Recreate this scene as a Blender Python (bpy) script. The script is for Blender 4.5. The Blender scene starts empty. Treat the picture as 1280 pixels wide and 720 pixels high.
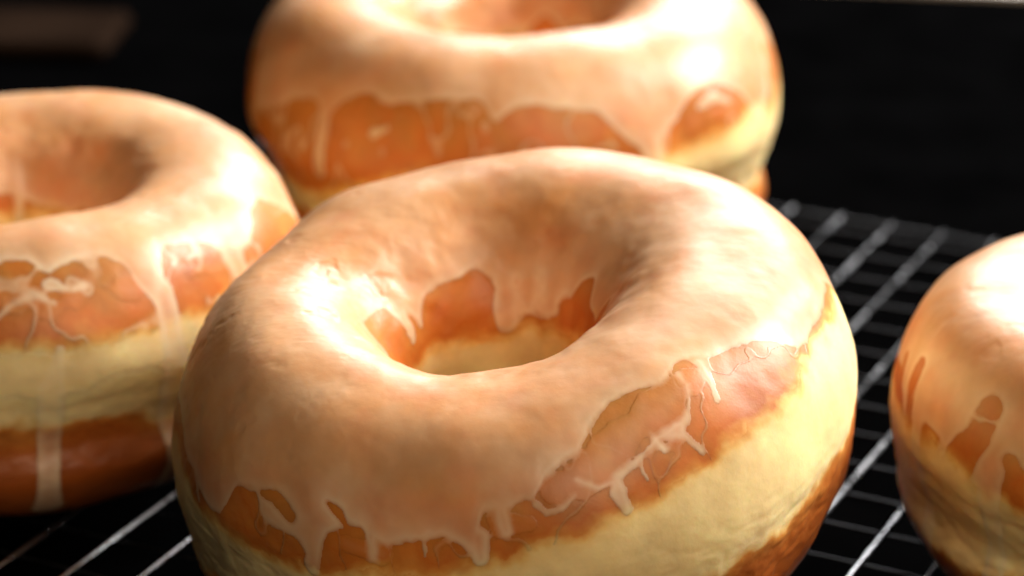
import bpy, math
import numpy as np
from mathutils import Matrix, Vector
SC = bpy.context.scene
COL = SC.collection
CM = 0.01
PI = math.pi

# ------------------------------------------------------------------ camera frame
F = 3464.0; PITCH = math.radians(22.5); H = 18.8
cp, sp = math.cos(PITCH), math.sin(PITCH)
def place(px, py, Z):
    """world point (cm) seen at pixel px,py of a 1280x720 frame at optical depth Z"""
    k = (py-360)/F
    return np.array([(px-640)/F*Z, Z*(cp-k*sp), H-Z*(sp+cp*k)])

# ------------------------------------------------------------------ numpy noise
def _hash(ix, iy, iz, seed):
    h = (ix.astype(np.int64)*374761393 + iy.astype(np.int64)*668265263 + iz.astype(np.int64)*2147483647 + seed*1274126177) & 0xffffffff
    h = ((h ^ (h >> 13))*1274126177) & 0xffffffff
    h = ((h ^ (h >> 16))*2246822519) & 0xffffffff
    h = h ^ (h >> 15)
    return (h & 0xffff)/32767.5-1.0
def vnoise(P, freq, seed=0):
    Q = P*freq+57.3
    i = np.floor(Q).astype(np.int64); f = Q-i
    f = f*f*f*(f*(f*6-15)+10)
    x, y, z = i[..., 0], i[..., 1], i[..., 2]
    fx, fy, fz = f[..., 0], f[..., 1], f[..., 2]
    def L(a, b, t): return a+(b-a)*t
    c = {}
    for dx in (0, 1):
        for dy in (0, 1):
            for dz in (0, 1):
                c[dx, dy, dz] = _hash(x+dx, y+dy, z+dz, seed)
    return L(L(L(c[0,0,0], c[1,0,0], fx), L(c[0,1,0], c[1,1,0], fx), fy),
             L(L(c[0,0,1], c[1,0,1], fx), L(c[0,1,1], c[1,1,1], fx), fy), fz)
def fbm(P, freq, seed=0, octs=3, gain=.5):
    a, s = 1.0, 0
    for o in range(octs):
        s = s+a*vnoise(P, freq*2.03**o, seed+o*17); a *= gain
    return s
def sstep(a, b, x):
    t = np.clip((x-a)/(b-a), 0, 1); return t*t*(3-2*t)
def smin(a, b, k):
    h = np.clip(.5+.5*(b-a)/k, 0, 1)
    return b+(a-b)*h-k*h*(1-h)
def smax(a, b, k): return -smin(-a, -b, k)

# ------------------------------------------------------------------ materials
def newmat(name):
    m = bpy.data.materials.new(name); m.use_nodes = True
    nt = m.node_tree; nt.nodes.clear()
    o = nt.nodes.new('ShaderNodeOutputMaterial')
    return m, nt, o
def N(nt, typ, **kw):
    n = nt.nodes.new(typ)
    for k, v in kw.items():
        if k in n.inputs: n.inputs[k].default_value = v
        else: setattr(n, k, v)
    return n
def ramp(nt, stops, src, interp='LINEAR'):
    r = nt.nodes.new('ShaderNodeValToRGB'); cr = r.color_ramp; cr.interpolation = interp
    while len(cr.elements) < len(stops): cr.elements.new(.5)
    for e, (p, c) in zip(cr.elements, stops):
        e.position = p; e.color = (*c, 1) if len(c) == 3 else c
    nt.links.new(src, r.inputs[0]); return r

def dough_material(name, warm=1.0):
    m, nt, out = newmat(name); L = nt.links.new
    a = N(nt, 'ShaderNodeAttribute', attribute_name='bake')       # 0 bottom crust .. .5 pale band .. 1 top crust
    tc = N(nt, 'ShaderNodeTexCoord')
    n1 = N(nt, 'ShaderNodeTexNoise', Scale=95.0, Detail=6.0, Roughness=.6)
    n2 = N(nt, 'ShaderNodeTexNoise', Scale=420.0, Detail=5.0, Roughness=.65)
    L(tc.outputs['Object'], n1.inputs['Vector']); L(tc.outputs['Object'], n2.inputs['Vector'])
    r = ramp(nt, [(0, (.28, .065, .008)), (.16, (.40, .105, .014)), (.27, (.62, .24, .045)), (.35, (.82, .53, .20)), (.44, (.94, .72, .36)),
                  (.56, (.94, .71, .34)), (.66, (.84, .52, .17)), (.76, (.66, .26, .045)), (.86, (.55, .145, .015)), (1, (.53, .195, .034))], a.outputs['Fac'])
    v = N(nt, 'ShaderNodeMapRange'); v.inputs['From Min'].default_value = .3; v.inputs['From Max'].default_value = .7
    v.inputs['To Min'].default_value = .80; v.inputs['To Max'].default_value = 1.18
    L(n1.outputs['Fac'], v.inputs['Value'])
    mu = N(nt, 'ShaderNodeMix', data_type='RGBA', blend_type='MULTIPLY'); mu.inputs['Factor'].default_value = 1
    L(r.outputs[0], mu.inputs['A']); L(v.outputs[0], mu.inputs['B'])
    bs = N(nt, 'ShaderNodeBsdfPrincipled')
    L(mu.outputs['Result'], bs.inputs['Base Color'])
    # wet, glossy fried crust; dry matt crumb in the pale band
    rr = ramp(nt, [(0, (.42,)*3), (.3, (.5,)*3), (.45, (.6,)*3), (.58, (.6,)*3), (.75, (.5,)*3), (1, (.46,)*3)], a.outputs['Fac'])
    L(rr.outputs[0], bs.inputs['Roughness'])
    bs.inputs['Specular IOR Level'].default_value = .45
    bs.inputs['Coat Weight'].default_value = .06; bs.inputs['Coat Roughness'].default_value = .2
    bs.inputs['Subsurface Weight'].default_value = .5
    bs.inputs['Subsurface Radius'].default_value = (1.0, .55, .26)
    bs.inputs['Subsurface Scale'].default_value = .004
    b1 = N(nt, 'ShaderNodeBump', Strength=.14, Distance=.0005); L(n2.outputs['Fac'], b1.inputs['Height'])
    b2 = N(nt, 'ShaderNodeBump', Strength=.14, Distance=.001); L(n1.outputs['Fac'], b2.inputs['Height']); L(b1.outputs[0], b2.inputs['Normal'])
    L(b2.outputs[0], bs.inputs['Normal'])
    L(bs.outputs[0], out.inputs['Surface'])
    return m

def glaze_material(name):
    """thin sugar glaze: the baked crust tints it where it is thin, sugar white takes over where it is thick"""
    m = dough_material(name); nt = m.node_tree; L = nt.links.new
    bs = [n for n in nt.nodes if n.type == 'BSDF_PRINCIPLED'][0]
    crust = bs.inputs['Base Color'].links[0].from_socket
    rgh = bs.inputs['Roughness'].links[0].from_socket
    nrm = bs.inputs['Normal'].links[0].from_socket
    a = N(nt, 'ShaderNodeAttribute', attribute_name='thick')      # sugar coverage 0..1
    tc = N(nt, 'ShaderNodeTexCoord')
    n1 = N(nt, 'ShaderNodeTexNoise', Scale=60.0, Detail=6.0, Roughness=.6)
    n2 = N(nt, 'ShaderNodeTexNoise', Scale=600.0, Detail=4.0, Roughness=.6)
    L(tc.outputs['Object'], n1.inputs['Vector']); L(tc.outputs['Object'], n2.inputs['Vector'])
    op = N(nt, 'ShaderNodeMath', operation='MULTIPLY_ADD'); L(n1.outputs['Fac'], op.inputs[0])
    op.inputs[1].default_value = .30; op.inputs[2].default_value = .85
    ad = N(nt, 'ShaderNodeMath', operation='MULTIPLY', use_clamp=True); L(op.outputs[0], ad.inputs[0]); L(a.outputs['Fac'], ad.inputs[1])
    mc = N(nt, 'ShaderNodeMix', data_type='RGBA'); L(ad.outputs[0], mc.inputs['Factor']); L(crust, mc.inputs['A']); mc.inputs['B'].default_value = (.90, .755, .54, 1)
    L(mc.outputs['Result'], bs.inputs['Base Color'])
    cov = ramp(nt, [(0, (0, 0, 0)), (.35, (1, 1, 1))], a.outputs['Fac'])
    mr = N(nt, 'ShaderNodeMix', data_type='FLOAT'); L(cov.outputs[0], mr.inputs['Factor']); L(rgh, mr.inputs['A']); mr.inputs['B'].default_value = .45
    L(mr.outputs['Result'], bs.inputs['Roughness'])
    b1 = N(nt, 'ShaderNodeBump', Strength=.08, Distance=.0004); L(n2.outputs['Fac'], b1.inputs['Height'])
    b2 = N(nt, 'ShaderNodeBump', Strength=.07, Distance=.001); L(n1.outputs['Fac'], b2.inputs['Height']); L(b1.outputs[0], b2.inputs['Normal'])
    bs.inputs['Coat Weight'].default_value = .14; bs.inputs['Coat Roughness'].default_value = .3
    mn = N(nt, 'ShaderNodeMix', data_type='VECTOR'); L(cov.outputs[0], mn.inputs['Factor']); L(nrm, mn.inputs['A']); L(b2.outputs[0], mn.inputs['B'])
    L(mn.outputs['Result'], bs.inputs['Normal'])
    return m

def simple_material(name, col, rough, metal=0.0, spec=.5, nscale=0, namp=0, bump=0):
    m, nt, out = newmat(name); L = nt.links.new
    bs = N(nt, 'ShaderNodeBsdfPrincipled'); bs.inputs['Base Color'].default_value = (*col, 1)
    bs.inputs['Roughness'].default_value = rough; bs.inputs['Metallic'].default_value = metal
    bs.inputs['Specular IOR Level'].default_value = spec
    if nscale:
        tc = N(nt, 'ShaderNodeTexCoord'); n = N(nt, 'ShaderNodeTexNoise', Scale=nscale, Detail=6.0, Roughness=.6)
        L(tc.outputs['Object'], n.inputs['Vector'])
        r = ramp(nt, [(.3, tuple(c*(1-namp) for c in col)), (.7, tuple(min(1, c*(1+namp)) for c in col))], n.outputs['Fac'])
        L(r.outputs[0], bs.inputs['Base Color'])
        rr = ramp(nt, [(.3, (max(0, rough-.1),)*3), (.7, (min(1, rough+.12),)*3)], n.outputs['Fac']); L(rr.outputs[0], bs.inputs['Roughness'])
        if bump:
            b = N(nt, 'ShaderNodeBump', Strength=bump, Distance=.001); L(n.outputs['Fac'], b.inputs['Height']); L(b.outputs[0], bs.inputs['Normal'])
    L(bs.outputs[0], out.inputs['Surface'])
    return m

DOUGH = dough_material('fried_dough')
GLAZE = glaze_material('sugar_glaze')

# ------------------------------------------------------------------ helpers
def mesh_from(name, V, Fc, mat, parent=None, attrs=None, smooth=True):
    me = bpy.data.meshes.new(name)
    V = np.ascontiguousarray(V, dtype=np.float32); Fc = np.ascontiguousarray(Fc, dtype=np.int32)
    me.vertices.add(len(V)); me.vertices.foreach_set('co', V.ravel())
    n = Fc.shape[1]
    me.loops.add(Fc.size); me.loops.foreach_set('vertex_index', Fc.ravel())
    me.polygons.add(len(Fc)); me.polygons.foreach_set('loop_start', np.arange(0, Fc.size, n, dtype=np.int32))
    me.polygons.foreach_set('loop_total', np.full(len(Fc), n, dtype=np.int32))
    me.update(calc_edges=True)
    me.polygons.foreach_set('use_smooth', np.full(len(Fc), smooth, dtype=bool))
    for k, a in (attrs or {}).items():
        at = me.attributes.new(k, 'FLOAT', 'POINT'); at.data.foreach_set('value', np.ascontiguousarray(a, dtype=np.float32))
    me.materials.append(mat); me.validate(); me.update()
    o = bpy.data.objects.new(name, me); COL.objects.link(o)
    if parent: o.parent = parent
    return o
def tag(o, label=None, cat=None, group=None, kind=None):
    if label: o['label'] = label
    if cat: o['category'] = cat
    if group: o['group'] = group
    if kind: o['kind'] = kind

# ------------------------------------------------------------------ the doughnut
def spow(x, p): return np.sign(x)*np.abs(x)**p
class Ring:
    """doughnut surface: u = azimuth, v = angle round the tube (0 = outermost, 90 deg = crest)"""
    def __init__(s, R, hh, nu, nv, seed, hole=.30, pinch=.05, rough=1.0, shape=None, flat=.82, ovals=(0, 0), band=None, hshift=0, pock=None):
        s.band = band; s.soft = .6 if nu > 1200 else 1.3
        s.R, s.seed, s.nu, s.nv = R, seed, nu, nv
        u = np.arange(nu)/nu*2*PI; v = np.arange(nv)/nv*2*PI-PI/2
        U, Vv = np.meshgrid(u, v, indexing='ij'); s.U, s.V = U, Vv
        s.P0 = s.surf(U, Vv, R, hh, hole, pinch, flat, ovals)
        s.P0[..., 0] += hshift*(.5-.5*np.cos(Vv))*np.where(np.cos(Vv) < 0, 1, (1-np.cos(Vv)))
        P = s.P0
        # outward normals by finite differences
        def normals(P):
            du = np.roll(P, -1, 0)-np.roll(P, 1, 0); dv = np.roll(P, -1, 1)-np.roll(P, 1, 1)
            n = np.cross(du, dv); return n/np.maximum(np.linalg.norm(n, axis=2, keepdims=True), 1e-9)
        n = normals(P)
        innr = sstep(math.radians(100), math.radians(130), Vv)*(1-sstep(math.radians(230), math.radians(260), Vv))
        d = .11*fbm(P, .42, seed, 2)+(.010+.035*innr)*fbm(P, 1.3, seed+3, 3)*rough
        if shape is not None: d = d+shape(U, Vv, P)
        P = P+n*d[..., None]
        # crease and crumb wrinkles in the pale band
        bandm = np.exp(-((Vv-s.vband)/.30)**2)
        q = P*np.array([1, 1, 2.2])
        cr = 1-np.abs(fbm(q, 1.25, seed+31, 2))
        P = P-n*(bandm*.009*sstep(.6, 1.0, cr))[..., None]
        P = P+n*(bandm*.010*fbm(q, 4.0, seed+37, 2))[..., None]
        # small pocks on the crust
        topm = sstep(.2, .9, np.sin(Vv))
        pk = fbm(P, 2.2, seed+41, 3)
        pm = (pock(U, Vv) if pock else .12)
        P = P-n*(topm*pm*(.05*sstep(.35, .9, pk)+.012*np.abs(fbm(P*np.array([1, 1.6, 1.6]), 3.6, seed+43, 3))))[..., None]
        s.P = P; s.n = normals(P)
        # arc length from the crest: positive outward/down, negative into the hole
        mid = P
        seg = np.linalg.norm(np.roll(mid, -1, 1)-mid, axis=2)
        cum = np.concatenate([np.zeros((nu, 1)), np.cumsum(seg, 1)[:, :-1]], 1)
        ic = int(round((PI/2+PI/2)/(2*PI)*nv))
        s.S = cum[:, ic:ic+1]-cum           # v increasing goes outer -> crest -> inner
        s.A = U*R
    vband = math.radians(-9)
    def surf(s, U, V, R, hh, hole, pinch, flat, ovals):
        c, sn = np.cos(V), np.sin(V)
        r0 = R*(1+hole)/2; ar = R*(1-hole)/2
        up = sn > 0
        # fuller, rounder shoulder outside; funnel-shaped inside
        ex = np.where(c > 0, flat, .92); ez = np.where(up, .92, .72)
        rr = r0+ar*spow(c, 1)*np.abs(c)**(ex-1+1e-9)
        rr = np.where(np.abs(c) < 1e-6, r0, rr)
        zz = hh*np.sign(sn)*np.abs(sn)**ez
        zz = np.where(up, zz, zz*.98)
        # crest sits a bit nearer to the outer edge so the hole flares open
        g = np.exp(-((V-s.vband)/.17)**2)
        rr = rr-pinch*R*g*(1+.5*np.sin(3*U+s.seed))
        # base slightly narrower
        rr = rr-np.where((~up) & (c > 0), .05*R*np.abs(sn)**1.5, 0)
        rr = rr*(1+ovals[0]*np.cos(2*(U-ovals[1])))
        return np.stack([rr*np.cos(U), rr*np.sin(U), zz], -1)
    def dough(s, parent):
        nu, nv = s.nu, s.nv
        i = np.arange(nu)[:, None]*nv; j = np.arange(nv)[None, :]
        i2 = np.roll(np.arange(nu), -1)[:, None]*nv; j2 = np.roll(np.arange(nv), -1)[None, :]
        s.F = np.stack([i+j, i2+j, i2+j2, i+j2], -1).reshape(-1, 4)
        # bake level from arc-length: crust above the pale band, crust below it
        w = .12*fbm(s.P, .9, s.seed+51, 3)+.07*fbm(s.P, 4.5, s.seed+57, 3)
        w2 = .16*fbm(s.P, 1.1, s.seed+61, 3)+.10*fbm(s.P, 3.5, s.seed+67, 3)
        tp, bt, ti, bi = s.band
        T = polyedge(s, tp); B = polyedge(s, bt)
        def lev(x, T, B):
            return np.interp(x-T, [-1.3, -.16, 0, .12, .4], [1, .86, .72, .60, .53])+np.interp(x+w2-w-B, [-.35, -.06, .14, .9], [0, -.12, -.3, -.53])
        b = np.where(s.S > 0, lev(s.S+w, T, B), lev(-s.S+w, ti, bi))
        b = b+np.where(b > .75, .07*fbm(s.P, 2.4, s.seed+91, 3), 0)
        b = np.clip(b, 0, 1)
        s.bake = b
        return mesh_from('dough', s.P.reshape(-1, 3)*CM, s.F, DOUGH, parent, {'bake': b.ravel()})
    def glaze(s, parent, field, tfilm=.007, op=.22, opbead=.50, ncull=-.03, opmod=None):
        f = field(s)
        s.f = f
        p = np.clip(s.fmain, 0, None); pf = np.clip(f, 0, None)
        th = tfilm*sstep(0, .32, p)
        bead = np.exp(-((p-.07)/.06)**2)
        th = th+np.where(f > 0, .0022*bead*sstep(-.02, .06, p)*sstep(0, .05, p), 0)
        th = th+np.where(f > .05, .003*fbm(s.P, 1.4, s.seed+71, 2)+.0008*fbm(s.P, 7, s.seed+73, 2), 0)*sstep(.05, .25, p)
        th = np.where(f > 0, np.maximum(th, .0015), f*.5)
        en = sstep(-.6, .8, fbm(s.P, .7, s.seed+83, 2))
        o = op+opbead*(.4+.6*en)*(.55*np.exp(-(p/.09)**2)+.45*np.exp(-(p/.26)**2))
        o = o+.09*fbm(s.P, .8, s.seed+77, 3)+.05*fbm(s.P, 2.5, s.seed+78, 3)+.02*fbm(s.P, 5, s.seed+79, 2)
        if opmod is not None: o = o+opmod(s)
        low = .08+(.15 if s.nu > 1200 else .24)*sstep(0, .05, s.lace)
        o = low+(np.clip(o, .05, .97)-low)*sstep(-.03, .07, s.fmain)
        o = o*np.where(s.fmain > -.03, 1, np.maximum(sstep(0, .3, f), sstep(0, .04, s.lace)))
        G = s.P+s.n*th[..., None]
        keep = (f.ravel()[s.F] > ncull).any(1) & (f.ravel()[s.F] > -.25).all(1)
        Fk = s.F[keep]
        used = np.unique(Fk); mp = np.full(s.nu*s.nv, -1, dtype=np.int64); mp[used] = np.arange(len(used))
        return mesh_from('glaze', G.reshape(-1, 3)[used]*CM, mp[Fk], GLAZE, parent, {'thick': o.ravel()[used], 'bake': s.bake.ravel()[used]})

def wrapd(a, b): return np.arctan2(np.sin(a-b), np.cos(a-b))
def capsule(s, pts, w):
    """smooth strand of sugar along pts (azimuth deg, arc cm) with half-width per point; + inside"""
    best = np.full(s.U.shape, -9.0)
    rr = np.hypot(s.P[..., 0], s.P[..., 1])
    for k in range(len(pts)-1):
        (a0, s0), (a1, s1) = pts[k], pts[k+1]
        w0, w1 = (w[k], w[k+1]) if hasattr(w, '__len__') else (w, w)
        c = math.radians(a0)
        x = wrapd(s.U, c)*rr; y = s.S-s0
        dx = math.radians(a1-a0)*rr; dy = s1-s0
        t = np.clip((x*dx+y*dy)/(dx*dx+dy*dy+1e-9), 0, 1)
        d = np.hypot(x-t*dx, y-t*dy)
        best = np.maximum(best, (w0+(w1-w0)*t)-d)
    return best
def polyedge(s, pts, period=True):
    """arc-length of the glaze edge as a function of azimuth, linear between points"""
    a = np.array([p[0] for p in pts], float); e = np.array([p[1] for p in pts], float)
    o = np.argsort(a); a, e = a[o], e[o]
    a = np.concatenate([[a[-1]-360], a, [a[0]+360]]); e = np.concatenate([[e[-1]], e, [e[0]]])
    g = np.arange(0, 360, .1); y = np.interp(g, a, e)
    sg = s.soft; kx = np.arange(-int(sg*30), int(sg*30)+1)*.1
    kk = np.exp(-(kx/sg)**2); kk /= kk.sum(); h = len(kx)//2
    y = np.convolve(np.concatenate([y[-h:], y, y[:h]]), kk, 'valid')
    ud = np.degrees(s.U) % 360
    return np.interp(ud, g, y, period=360)
def fill(pts, lo, hi, base, amp, seed, step=7):
    """add ragged points over the azimuth range lo..hi that the list leaves open"""
    r = np.random.RandomState(seed); out = list(pts); a = lo
    while a < hi:
        out.append((a % 360, base+amp*r.uniform(-1, 1))); a += step*r.uniform(.5, 1.5)
    return out
def make_field(edges, inner, seed, drips=(), strands=(), wins=(), in_strands=(), faint=()):
    def fld(s):
        W = .045*fbm(s.P, 2.6, seed+5, 3)+.012*fbm(s.P, 11, seed+6, 2)
        f = (polyedge(s, edges)-s.S)*.85+W
        for pts, w in wins: f = smin(f, -(capsule(s, pts, w)+W*.7), .06)
        for pts, w in drips: f = smax(f, capsule(s, pts, w)+W*.4, .12)
        for pts, w in strands: f = smax(f, capsule(s, pts, w)+W*1.0, .05)
        fi = polyedge(s, inner)+s.S-W
        for pts, w in in_strands: fi = smax(fi, capsule(s, pts, w)+W*1.1, .14)
        f = np.minimum(f, fi); s.fmain = f
        W2 = .16*fbm(s.P, 2.0, seed+15, 3)
        for pts, w in faint: f = np.maximum(f, capsule(s, pts, w)+W2)
        # lacy runs of sugar left on the bare crust
        lace = (.025 if s.nu > 1200 else .05)-.42*np.abs(fbm(s.P*np.array([1, 1, .75]), 1.25, seed+21, 3))
        s.lace = np.minimum(lace, (polyedge(s, s.band[0])+.02-s.S)*.4)
        s.lace = np.where(s.S > 0, s.lace, -.2)
        f = np.maximum(f, s.lace)
        return f
    return fld

def doughnut(label, centre, tilt, R, hh, seed, nu, nv, field, spin=0, **kw):
    """tilt = (nx, ny) of the axis; centre in cm"""
    gk = kw.pop('glaze_kw', {})
    e = bpy.data.objects.new('glazed_doughnut', None); COL.objects.link(e)
    ez = Vector((tilt[0], tilt[1], 1)).normalized()
    ex = Vector((1, 0, 0)); ex = (ex-ez*ex.dot(ez)).normalized(); ey = ez.cross(ex)
    M = Matrix((ex, ey, ez)).transposed()
    base = Vector(centre)-ez*hh
    e.matrix_world = Matrix.Translation(base*CM) @ M.to_4x4()
    e.empty_display_size = .01
    tag(e, label, 'doughnut', 'glazed doughnuts on the cooling rack')
    r = Ring(R, hh, nu, nv, seed, **kw)
    off = np.array([0, 0, hh])
    P = r.P; r.P = P+off
    d = r.dough(e); g = r.glaze(e, field, **gk)
    r.M = np.array(M); r.base = np.array(base)
    return e, r
#DONUTS
def lump(az, wa, vd, wv, amp):
    return lambda U, V: amp*np.exp(-(wrapd(U, math.radians(az))/math.radians(wa))**2-(wrapd(V, math.radians(vd))/math.radians(wv))**2)
_ls = [lump(-25, 30, -25, 45, -.28), lump(200, 35, -30, 50, .16), lump(160, 35, 30, 50, -.12), lump(30, 30, 30, 50, -.12)]
def front_shape(U, V, P):
    # fuller base at the back, so the tipped ring still rests on the rack there
    rest = np.clip(.11*P[..., 0]+.14*P[..., 1]+.15, 0, None)*sstep(.0, .5, np.sin(U))*np.exp(-(wrapd(V, -PI/2)/math.radians(48))**2)
    return sum(l(U, V) for l in _ls)+1.15*rest

RINGS = {}
# --- front
fe = [(191.6, 1.97), (197.5, 2.16), (205.5, 2.31), (211.9, 2.61), (215.8, 2.55), (217.8, 2.2), (219.3, 1.95), (224.0, 1.90), (225.5, 2.21), (228.9, 2.26), (233.0, 2.27),
      (236.5, 2.26), (238.6, 2.07), (244.5, 1.88), (248.7, 1.97), (251.0, 2.01), (256.1, 1.95), (258.2, 1.91), (260.5, 1.95), (263.3, 2.1), (265.2, 1.65), (267.2, 1.6), (272.6, 1.62),
      (273.6, 1.66), (275.1, 1.52), (275.9, 1.36), (283.1, 1.16), (286.2, 0.9), (292.4, 0.69), (299.6, 0.62), (305.7, 0.74), (310.1, 0.61), (315.3, 0.69), (322, .85), (326.8, 0.95), (330.5, 1.18),
      (334.8, 1.45), (338.9, 1.55), (350.5, 1.55), (0, 1.6)]
fe = fill(fe, 8, 186, 2.2, .35, 3)
fi = fill([(140, 1.97), (127.3, 1.85), (116.5, 1.79), (105.7, 1.80), (98, 1.74), (87.7, 1.8), (78.7, 1.9), (71.7, 1.9), (64.8, 1.85), (52.5, 1.9), (40, 2.1),
           (152, 1.6), (160, 1.5), (176, 1.45), (186, 1.35), (192, 1.7)], 200, 395, 1.9, .25, 5)
front_field = make_field(fe, fi, 11,
    drips=[([(235.5, 2.1), (235.8, 2.45), (235.5, 2.60)], [.22, .12, .13]), ([(264.3, 1.95), (264.6, 2.20)], [.14, .10])],
    faint=[([(279, 1.5), (287, 1.3), (294, 1.1), (302, 1.0), (309, .9)], [.15, .25, .28, .22, .15]), ([(268, 1.85), (273, 1.9)], [.1, .12]), ([(242, 2.1), (248, 2.15)], .08)],
    strands=[([(206, 2.25), (208.5, 2.6)], [.06, .05]), ([(246.5, 1.95), (247, 2.2)], [.07, .05]), ([(281.5, 1.45), (284.5, 1.62), (287.5, 1.60)], [.05, .035, .05]), ([(296.5, 1.31), (297.2, 1.48)], [.05, .04]), ([(274.1, 1.62), (275.7, 1.74), (278.5, 1.73), (280.6, 1.62)], [.10, .07, .045, .03]),
             ([(288.3, 1.98), (287.5, 1.75), (287.9, 1.58), (292.9, 1.44), (297.0, 1.31), (300.9, 1.34), (303.7, 1.25), (305.8, 1.10), (307.5, .92), (308, .72)], [.08, .13, .08, .05, .055, .10, .07, .05, .045, .08]),
             ([(300.9, 1.34), (302.0, 1.5), (303.2, 1.70)], [.09, .04, .06]),
             ([(313.6, .72), (312.2, 1.02), (311.0, 1.24)], [.07, .045, .06]),
             ([(293, 1.44), (292.4, 1.62), (292.8, 1.72)], [.05, .035, .04]), ([(268.5, 1.65), (269, 1.9)], [.05, .04]), ([(255.5, 1.9), (255.8, 2.12)], [.05, .04])],
    wins=[([(225.3, 1.86), (228.1, 1.84), (231.5, 2.0)], [.05, .10, .09]), ([(238.6, 1.67), (240.7, 1.75), (242.5, 1.92)], [.02, .06, .05])],
    in_strands=[([(152, -1.3), (151, -2.15)], [.2, .09]), ([(141, -1.6), (140, -2.1)], [.14, .06]), ([(85, -1.6), (83, -2.0), (82, -2.5)], [.30, .15, .17]), ([(69, -1.6), (68, -2.1), (68.5, -2.35)], [.26, .16, .12]), ([(50, -1.5), (53, -2.3)], [.32, .2]), ([(185, -1.2), (186, -1.9)], [.14, .06])])
fi = [(a, e+.36) for a, e in fi]
fb = ([(195.7, 2.45), (206.0, 2.62), (216.0, 2.70), (233.5, 2.55), (245.8, 2.40), (259.5, 2.25), (269.5, 2.18), (286.2, 2.05), (303.4, 1.87), (318.9, 1.80), (330, 1.70), (338.7, 1.62), (349.5, 1.65), (10, 2.0), (60, 2.3), (150, 2.5)],
      [(190, 4.2), (240, 4.05), (270, 3.8), (300, 3.35), (320, 3.3), (335, 3.3), (350, 3.05), (10, 3.2), (90, 4)], 2.58, 3.6)
c = place(653, 516, 37.65)
RINGS['front'] = doughnut('large glazed doughnut in front, tipped so that its hole faces the camera', c, (-.11, -.14), 4.66, 2.27, 11, 1400, 640,
    front_field, hole=.265, hshift=-.30, pinch=.012, shape=front_shape, band=fb,
    pock=lambda U, V: .02+.42*np.exp(-(wrapd(U, math.radians(172))/.75)**2)+.04*np.exp(-(wrapd(U, math.radians(338))/.25)**2-(wrapd(V, math.radians(62))/.35)**2))
# --- left
le = fill([(262, 1.25), (270, .95), (277.2, 0.72), (283, .78), (285.5, .95), (287.2, 1.12), (289.2, 0.98), (292, 0.92), (299.2, 0.92), (303.5, 1.15), (306, 1.7), (308.2, 1.85), (310, 1.5), (313.6, 1.0), (319.6, 1.0), (326.0, 1.20), (330.8, 1.45), (336, 1.5), (342, 1.1)],
          348, 618, 1.5, .5, 7, 5)
lf = make_field(le, fill([], 0, 360, 2.05, .3, 8, 12), 23,
    faint=[([(288, 1.6), (296, 1.3), (303, 1.5)], .2), ([(276, 1.3), (283, 1.25)], .15), ([(270, 2.3), (285, 2.5), (300, 2.45), (312, 2.2)], [.25, .3, .25, .3]), ([(318, 1.4), (328, 1.6)], .15)],
    drips=[([(287.5, 2.15), (285.6, 2.7), (284.0, 4.3), (283.6, 4.95)], [.07, .2, .18, .25]), ([(309.5, 1.6), (309.8, 3.1), (311.0, 4.4), (312.0, 5.1)], [.2, .22, .2, .27]),
           ([(270, 1.0), (269, 2.6), (268.5, 3.2)], [.2, .1, .14]), ([(330, 1.3), (331, 3.0)], [.18, .12])],
    strands=[([(274, 1.7), (277.6, 1.48), (279.2, 1.40), (283.6, 1.31), (285.5, 1.38), (287.6, 1.5)], [.05, .06, .04, .06, .08, .06]), ([(287.2, 1.2), (291.2, 1.34), (293.5, 1.32)], [.10, .04, .05])], in_strands=[([(60, -1.5), (62, -2.4)], [.15, .08]), ([(95, -1.5), (97, -2.4)], [.15, .08])])
lb = ([(276.8, 2.02), (291.2, 2.17), (303.6, 2.12), (312.8, 2.02), (330, 2.0), (90, 2.2)], [(276.0, 3.15), (290.8, 3.45), (306.0, 3.6), (330, 3.6), (90, 3.4)], 2.3, 3.4)
c = place(24, 371, 43.0)
RINGS['left'] = doughnut('glazed doughnut at the left edge with pale drips running down to the rack', c, (0, 0), 4.47, 2.2, 23, 1000, 460, lf, hole=.30, band=lb)
# --- back
be = fill([(200.0, 2.6), (208.4, 2.4), (216, 2.0), (222.4, 1.80), (225.6, 2.15), (229, 1.9), (231.2, 1.66), (237, 1.6), (243.2, 1.7), (252.4, 1.55), (262.8, 1.45), (265.6, 1.9), (267.6, 1.75), (269.6, 1.6), (279.6, 1.62), (288.0, 1.8), (294.4, 2.37), (300.4, 2.44), (306, 2.1), (309.6, 1.79), (317.6, 1.70), (324.4, 2.0), (328, 2.5), (331.6, 2.7), (340, 2.3)],
          350, 555, 2.0, .4, 9, 6)
bf = make_field(be, fill([], 0, 360, 2.1, .25, 10, 12), 37,
    faint=[([(240, 1.9), (252, 1.9)], .12), ([(262, 2.0), (266, 2.2)], .1), ([(310, 2.2), (322, 2.3)], .15)],
    drips=[([(226, 1.8), (226.4, 2.6), (226.6, 3.0)], [.16, .12, .14]), ([(298, 2.3), (300, 3.0)], [.25, .12])],
    strands=[([(312, 2.0), (316, 1.95), (320, 2.1)], [.08, .1, .06]), ([(240, 2.2), (243, 2.1)], [.08, .05])])
bb = ([(200, 3.7), (226.4, 3.4), (245, 2.95), (270, 2.85), (308.4, 2.65), (323.6, 2.55), (336.0, 2.5), (90, 2.5)], [(226, 4.1), (300, 4.1), (340, 4.2), (90, 4)], 2.3, 3.7)
c = place(642, 148, 50.0)
RINGS['back'] = doughnut('tall glazed doughnut standing behind the large front one', c, (0, 0), 4.8, 2.43, 37, 1000, 460, bf, hole=.28, band=bb, pinch=.11)
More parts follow.
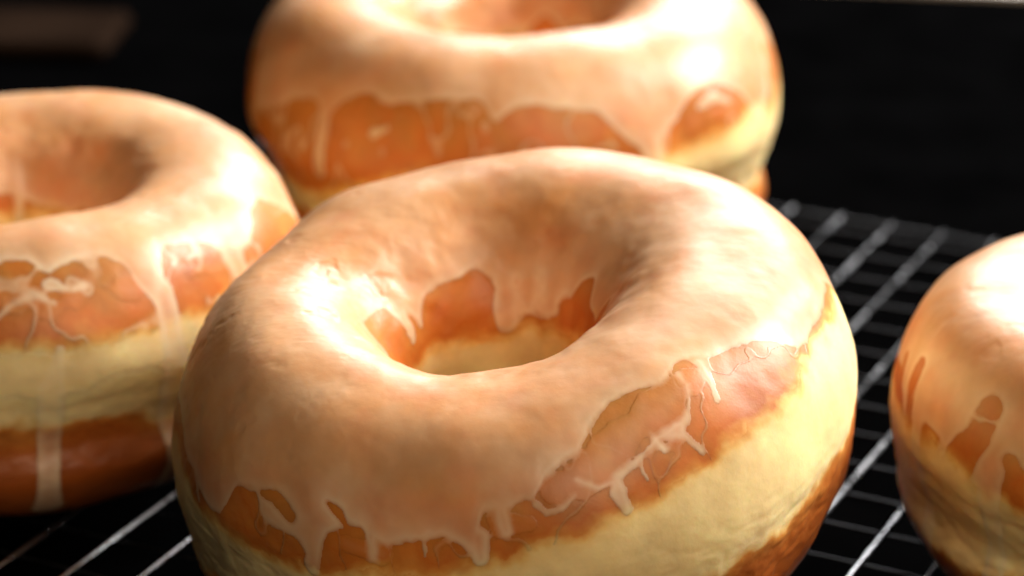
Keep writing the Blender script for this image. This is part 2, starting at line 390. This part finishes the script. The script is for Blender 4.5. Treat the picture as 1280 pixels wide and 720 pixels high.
# --- right
re_ = fill([(178, 2.1), (183, 2.25), (187, 2.45), (192, 2.3), (195, 2.5), (200, 2.62), (204, 2.5), (208, 2.6), (214, 2.55), (218, 2.6), (224.8, 2.6), (230, 2.4), (235, 2.2)],
           240, 530, 2.0, .4, 13, 6)
rf = make_field(re_, fill([], 0, 360, 1.7, .3, 14, 12), 41,
    drips=[([(193.5, 2.0), (194.4, 3.2), (195.5, 4.2), (198.0, 4.9)], [.16, .12, .16, .2]), ([(216.8, 2.3), (216.8, 3.4), (216.4, 4.3), (216, 4.9)], [.24, .17, .2, .22])],
    wins=[([(187.3, 1.65), (187.6, 2.0), (189, 2.3)], [.10, .15, .10]), ([(196.5, 2.40), (201, 2.50)], [.2, .27]), ([(212.5, 1.55), (212.2, 1.95), (209, 2.35), (205.5, 2.6)], [.19, .21, .27, .26]), ([(220.5, 2.15), (222, 2.4), (226, 2.6)], [.16, .3, .28]), ([(178, 1.9), (180, 2.2)], .1)])
rb_ = ([(178.8, 2.40), (196.4, 2.42), (210.0, 2.5), (225.2, 2.75), (300, 2.4), (60, 2.3)], [(176.0, 4.0), (190.0, 4.1), (206.8, 4.0), (225, 3.9), (300, 3.8), (60, 3.9)], 2.3, 3.5)
c = place(1502, 546, 38.5)
RINGS['right'] = doughnut('glazed doughnut cut off by the right edge, with two thin drips crossing its pale band', c, (0, 0), 4.26, 2.12, 41, 1000, 460, rf, hole=.30, band=rb_, pinch=.03)
#END
# ------------------------------------------------------------------ cooling rack
def tube(p0, p1, r, n=10):
    p0, p1 = np.array(p0, float), np.array(p1, float)
    d = p1-p0; L = np.linalg.norm(d); d /= L
    a = np.cross(d, [0, 0, 1.0]); 
    if np.linalg.norm(a) < 1e-3: a = np.array([1.0, 0, 0])
    a /= np.linalg.norm(a); b = np.cross(d, a)
    t = np.arange(n)/n*2*PI
    ring = np.cos(t)[:, None]*a+np.sin(t)[:, None]*b
    V = []; 
    for q, k in ((p0-d*r*.0, .55), (p0+d*r*.5, 1), (p1-d*r*.5, 1), (p1, .55)): V.append(q+ring*r*k)
    V = np.concatenate(V); Fc = []
    for m_ in range(3):
        for i in range(n): Fc.append([m_*n+i, m_*n+(i+1) % n, (m_+1)*n+(i+1) % n, (m_+1)*n+i])
    return V, np.array(Fc)
def tubes(name, segs, r, mat, parent):
    Vs, Fs, o = [], [], 0
    for p0, p1 in segs:
        V, Fc = tube(p0, p1, r); Vs.append(V); Fs.append(Fc+o); o += len(V)
    return mesh_from(name, np.concatenate(Vs)*CM, np.concatenate(Fs), mat, parent)
WIRE = simple_material('chromed_wire', (.62, .63, .66), .24, metal=1.0, nscale=120, namp=.08, bump=.03)
WIRE2 = simple_material('dull_wire', (.05, .052, .058), .45, metal=1.0, nscale=260, namp=.3, bump=.1)
AZ = math.radians(26.3)
rack = bpy.data.objects.new('cooling_rack', None); COL.objects.link(rack)
tag(rack, 'wire cooling rack with a fine square grid, under all the doughnuts on the dark table', 'cooling rack')
ra, rb = .040, .017
A = np.array([math.sin(AZ), math.cos(AZ), 0]); B = np.array([-math.cos(AZ), math.sin(AZ), 0])
def ground(px, py, z=0):
    k = (py-360)/F; Z = (H-z)/(sp+cp*k); return np.array([(px-640)/F*Z, Z*(cp-k*sp), z])
g0 = ground(1060, 720); b0 = g0 @ B          # one long wire passes here
gb = ground(1115, 277); aend = gb @ A        # far end of the rack
bleft = ground(190, 222) @ B
na = 10+int(bleft-b0); blo, bhi = b0-9*1.0, b0+(na-10)*1.0
alo = aend-42
segs = []
for i in range(na):
    b = b0+(i-9)*1.0
    w = tubes('long_wire', [(A*alo+B*b+[0, 0, -ra], A*aend+B*b+[0, 0, -ra])], ra, WIRE, rack)
segs2 = 0
cb = ground(1078, 613) @ A
k0 = int(math.floor((aend-cb)/1.03))
for i in range(k0-40, k0+1):
    a = cb+i*1.03
    if a < alo: continue
    tubes('cross_wire', [(A*a+B*(blo)+[0, 0, -2*ra-rb], A*a+B*(bhi)+[0, 0, -2*ra-rb])], rb, WIRE2, rack)
fr = .03
cs = [A*alo+B*blo, A*aend+B*blo, A*aend+B*bhi, A*alo+B*bhi]
dz = np.array([0, 0, -2*ra-.02])
tubes('border_wire', [(cs[i]+dz, cs[(i+1) % 4]+dz) for i in range(4)], fr, WIRE2, rack)
for cc in cs: tubes('foot', [(cc+dz, cc+np.array([0, 0, -1.6]))], fr, WIRE2, rack)

# ------------------------------------------------------------------ table and what stands far behind
def box(name, lo, hi, mat, parent=None, rz=0, bev=.15):
    import bmesh
    bm = bmesh.new(); bmesh.ops.create_cube(bm, size=1)
    lo, hi = Vector(lo), Vector(hi); 
    for v in bm.verts: v.co = Vector([(v.co[i]*(hi[i]-lo[i]))*CM for i in range(3)])
    bmesh.ops.bevel(bm, geom=bm.edges[:], offset=bev*CM, segments=3, profile=.5, affect='EDGES')
    me = bpy.data.meshes.new(name); bm.to_mesh(me); bm.free(); me.materials.append(mat)
    o = bpy.data.objects.new(name, me); COL.objects.link(o); o.location = (lo+hi)/2*CM; o.rotation_euler.z = rz
    if parent: o.parent = parent
    return o
def matt_material(name, col, nscale, namp):
    m, nt, out = newmat(name); L = nt.links.new
    tc = N(nt, 'ShaderNodeTexCoord'); n = N(nt, 'ShaderNodeTexNoise', Scale=nscale, Detail=6.0)
    L(tc.outputs['Object'], n.inputs['Vector'])
    r = ramp(nt, [(.3, tuple(c*(1-namp) for c in col)), (.7, tuple(c*(1+namp) for c in col))], n.outputs['Fac'])
    d = N(nt, 'ShaderNodeBsdfDiffuse'); L(r.outputs[0], d.inputs['Color']); L(d.outputs[0], out.inputs['Surface'])
    return m
BLACK = matt_material('black_table', (.001, .001, .0011), 60, .3)
t = box('tabletop', (-90, -10, -4.6), (90, 78, -1.6), BLACK); tag(t, kind='structure')
WALLM = matt_material('dark_wall', (.002, .0016, .0014), 8, .3)
PALE = simple_material('pale_board', (.62, .56, .50), .5, nscale=30, namp=.1)
bd = box('serving_board', (6.0, 67.4, -1.6), (36.0, 71.5, -1.42), PALE, rz=math.radians(-9), bev=.05)
tag(bd, 'pale board with only its front edge showing at the top right, behind the rack', 'board')
BROWN = matt_material('dark_wood', (.013, .0075, .005), 30, .3)
wb = box('wooden_board', (-24, 64, -1.6), (-9.5, 67, -1.1), BROWN, rz=math.radians(-6), bev=.3)
tag(wb, 'dark brown wooden board lying in the darkness at the top left', 'board')
w = box('back_wall', (-160, 150, -60), (160, 154, 90), WALLM); tag(w, kind='structure')

# ------------------------------------------------------------------ light, world, camera
wd = bpy.data.worlds.new('World'); SC.world = wd; wd.use_nodes = True
bg = wd.node_tree.nodes['Background']; bg.inputs[0].default_value = (1.0, .86, .74, 1); bg.inputs[1].default_value = .01
def area(name, loc, target, size, power, col, sy=None):
    l = bpy.data.lights.new(name, 'AREA'); l.energy = power; l.color = col; l.size = size*CM
    if sy: l.shape = 'RECTANGLE'; l.size_y = sy*CM
    o = bpy.data.objects.new(name, l); COL.objects.link(o); o.location = Vector(loc)*CM
    o.rotation_euler = (Vector(target)-Vector(loc)).to_track_quat('-Z', 'Y').to_euler()
    return o
area('window_key_light', (80, 72, 70), (0, 38, 2), 46, 30, (1.0, .96, .90), 46)
area('back_window_light', (25, 132, 54), (0, 40, 3), 56, 11.5, (1.0, .98, .97), 34)
area('soft_fill_light', (32, -48, 64), (0, 38, 2), 60, 6.2, (1.0, .80, .57))
cam = bpy.data.cameras.new('camera'); co = bpy.data.objects.new('camera', cam); COL.objects.link(co)
co.location = (0, 0, H*CM); co.rotation_euler = (PI/2-PITCH, 0, 0)
cam.sensor_width = 36; cam.lens = 36*F/1280; cam.clip_start = .01; cam.clip_end = 50
cam.dof.use_dof = True; cam.dof.focus_distance = .345; cam.dof.aperture_fstop = 17
SC.camera = co
cy = SC.cycles; cy.max_bounces = 8; cy.diffuse_bounces = 3; cy.glossy_bounces = 3; cy.transparent_max_bounces = 8; cy.caustics_reflective = False; cy.caustics_refractive = False
vs = SC.view_settings; vs.view_transform = 'Standard'; vs.look = 'None'; vs.exposure = 0; vs.gamma = 1
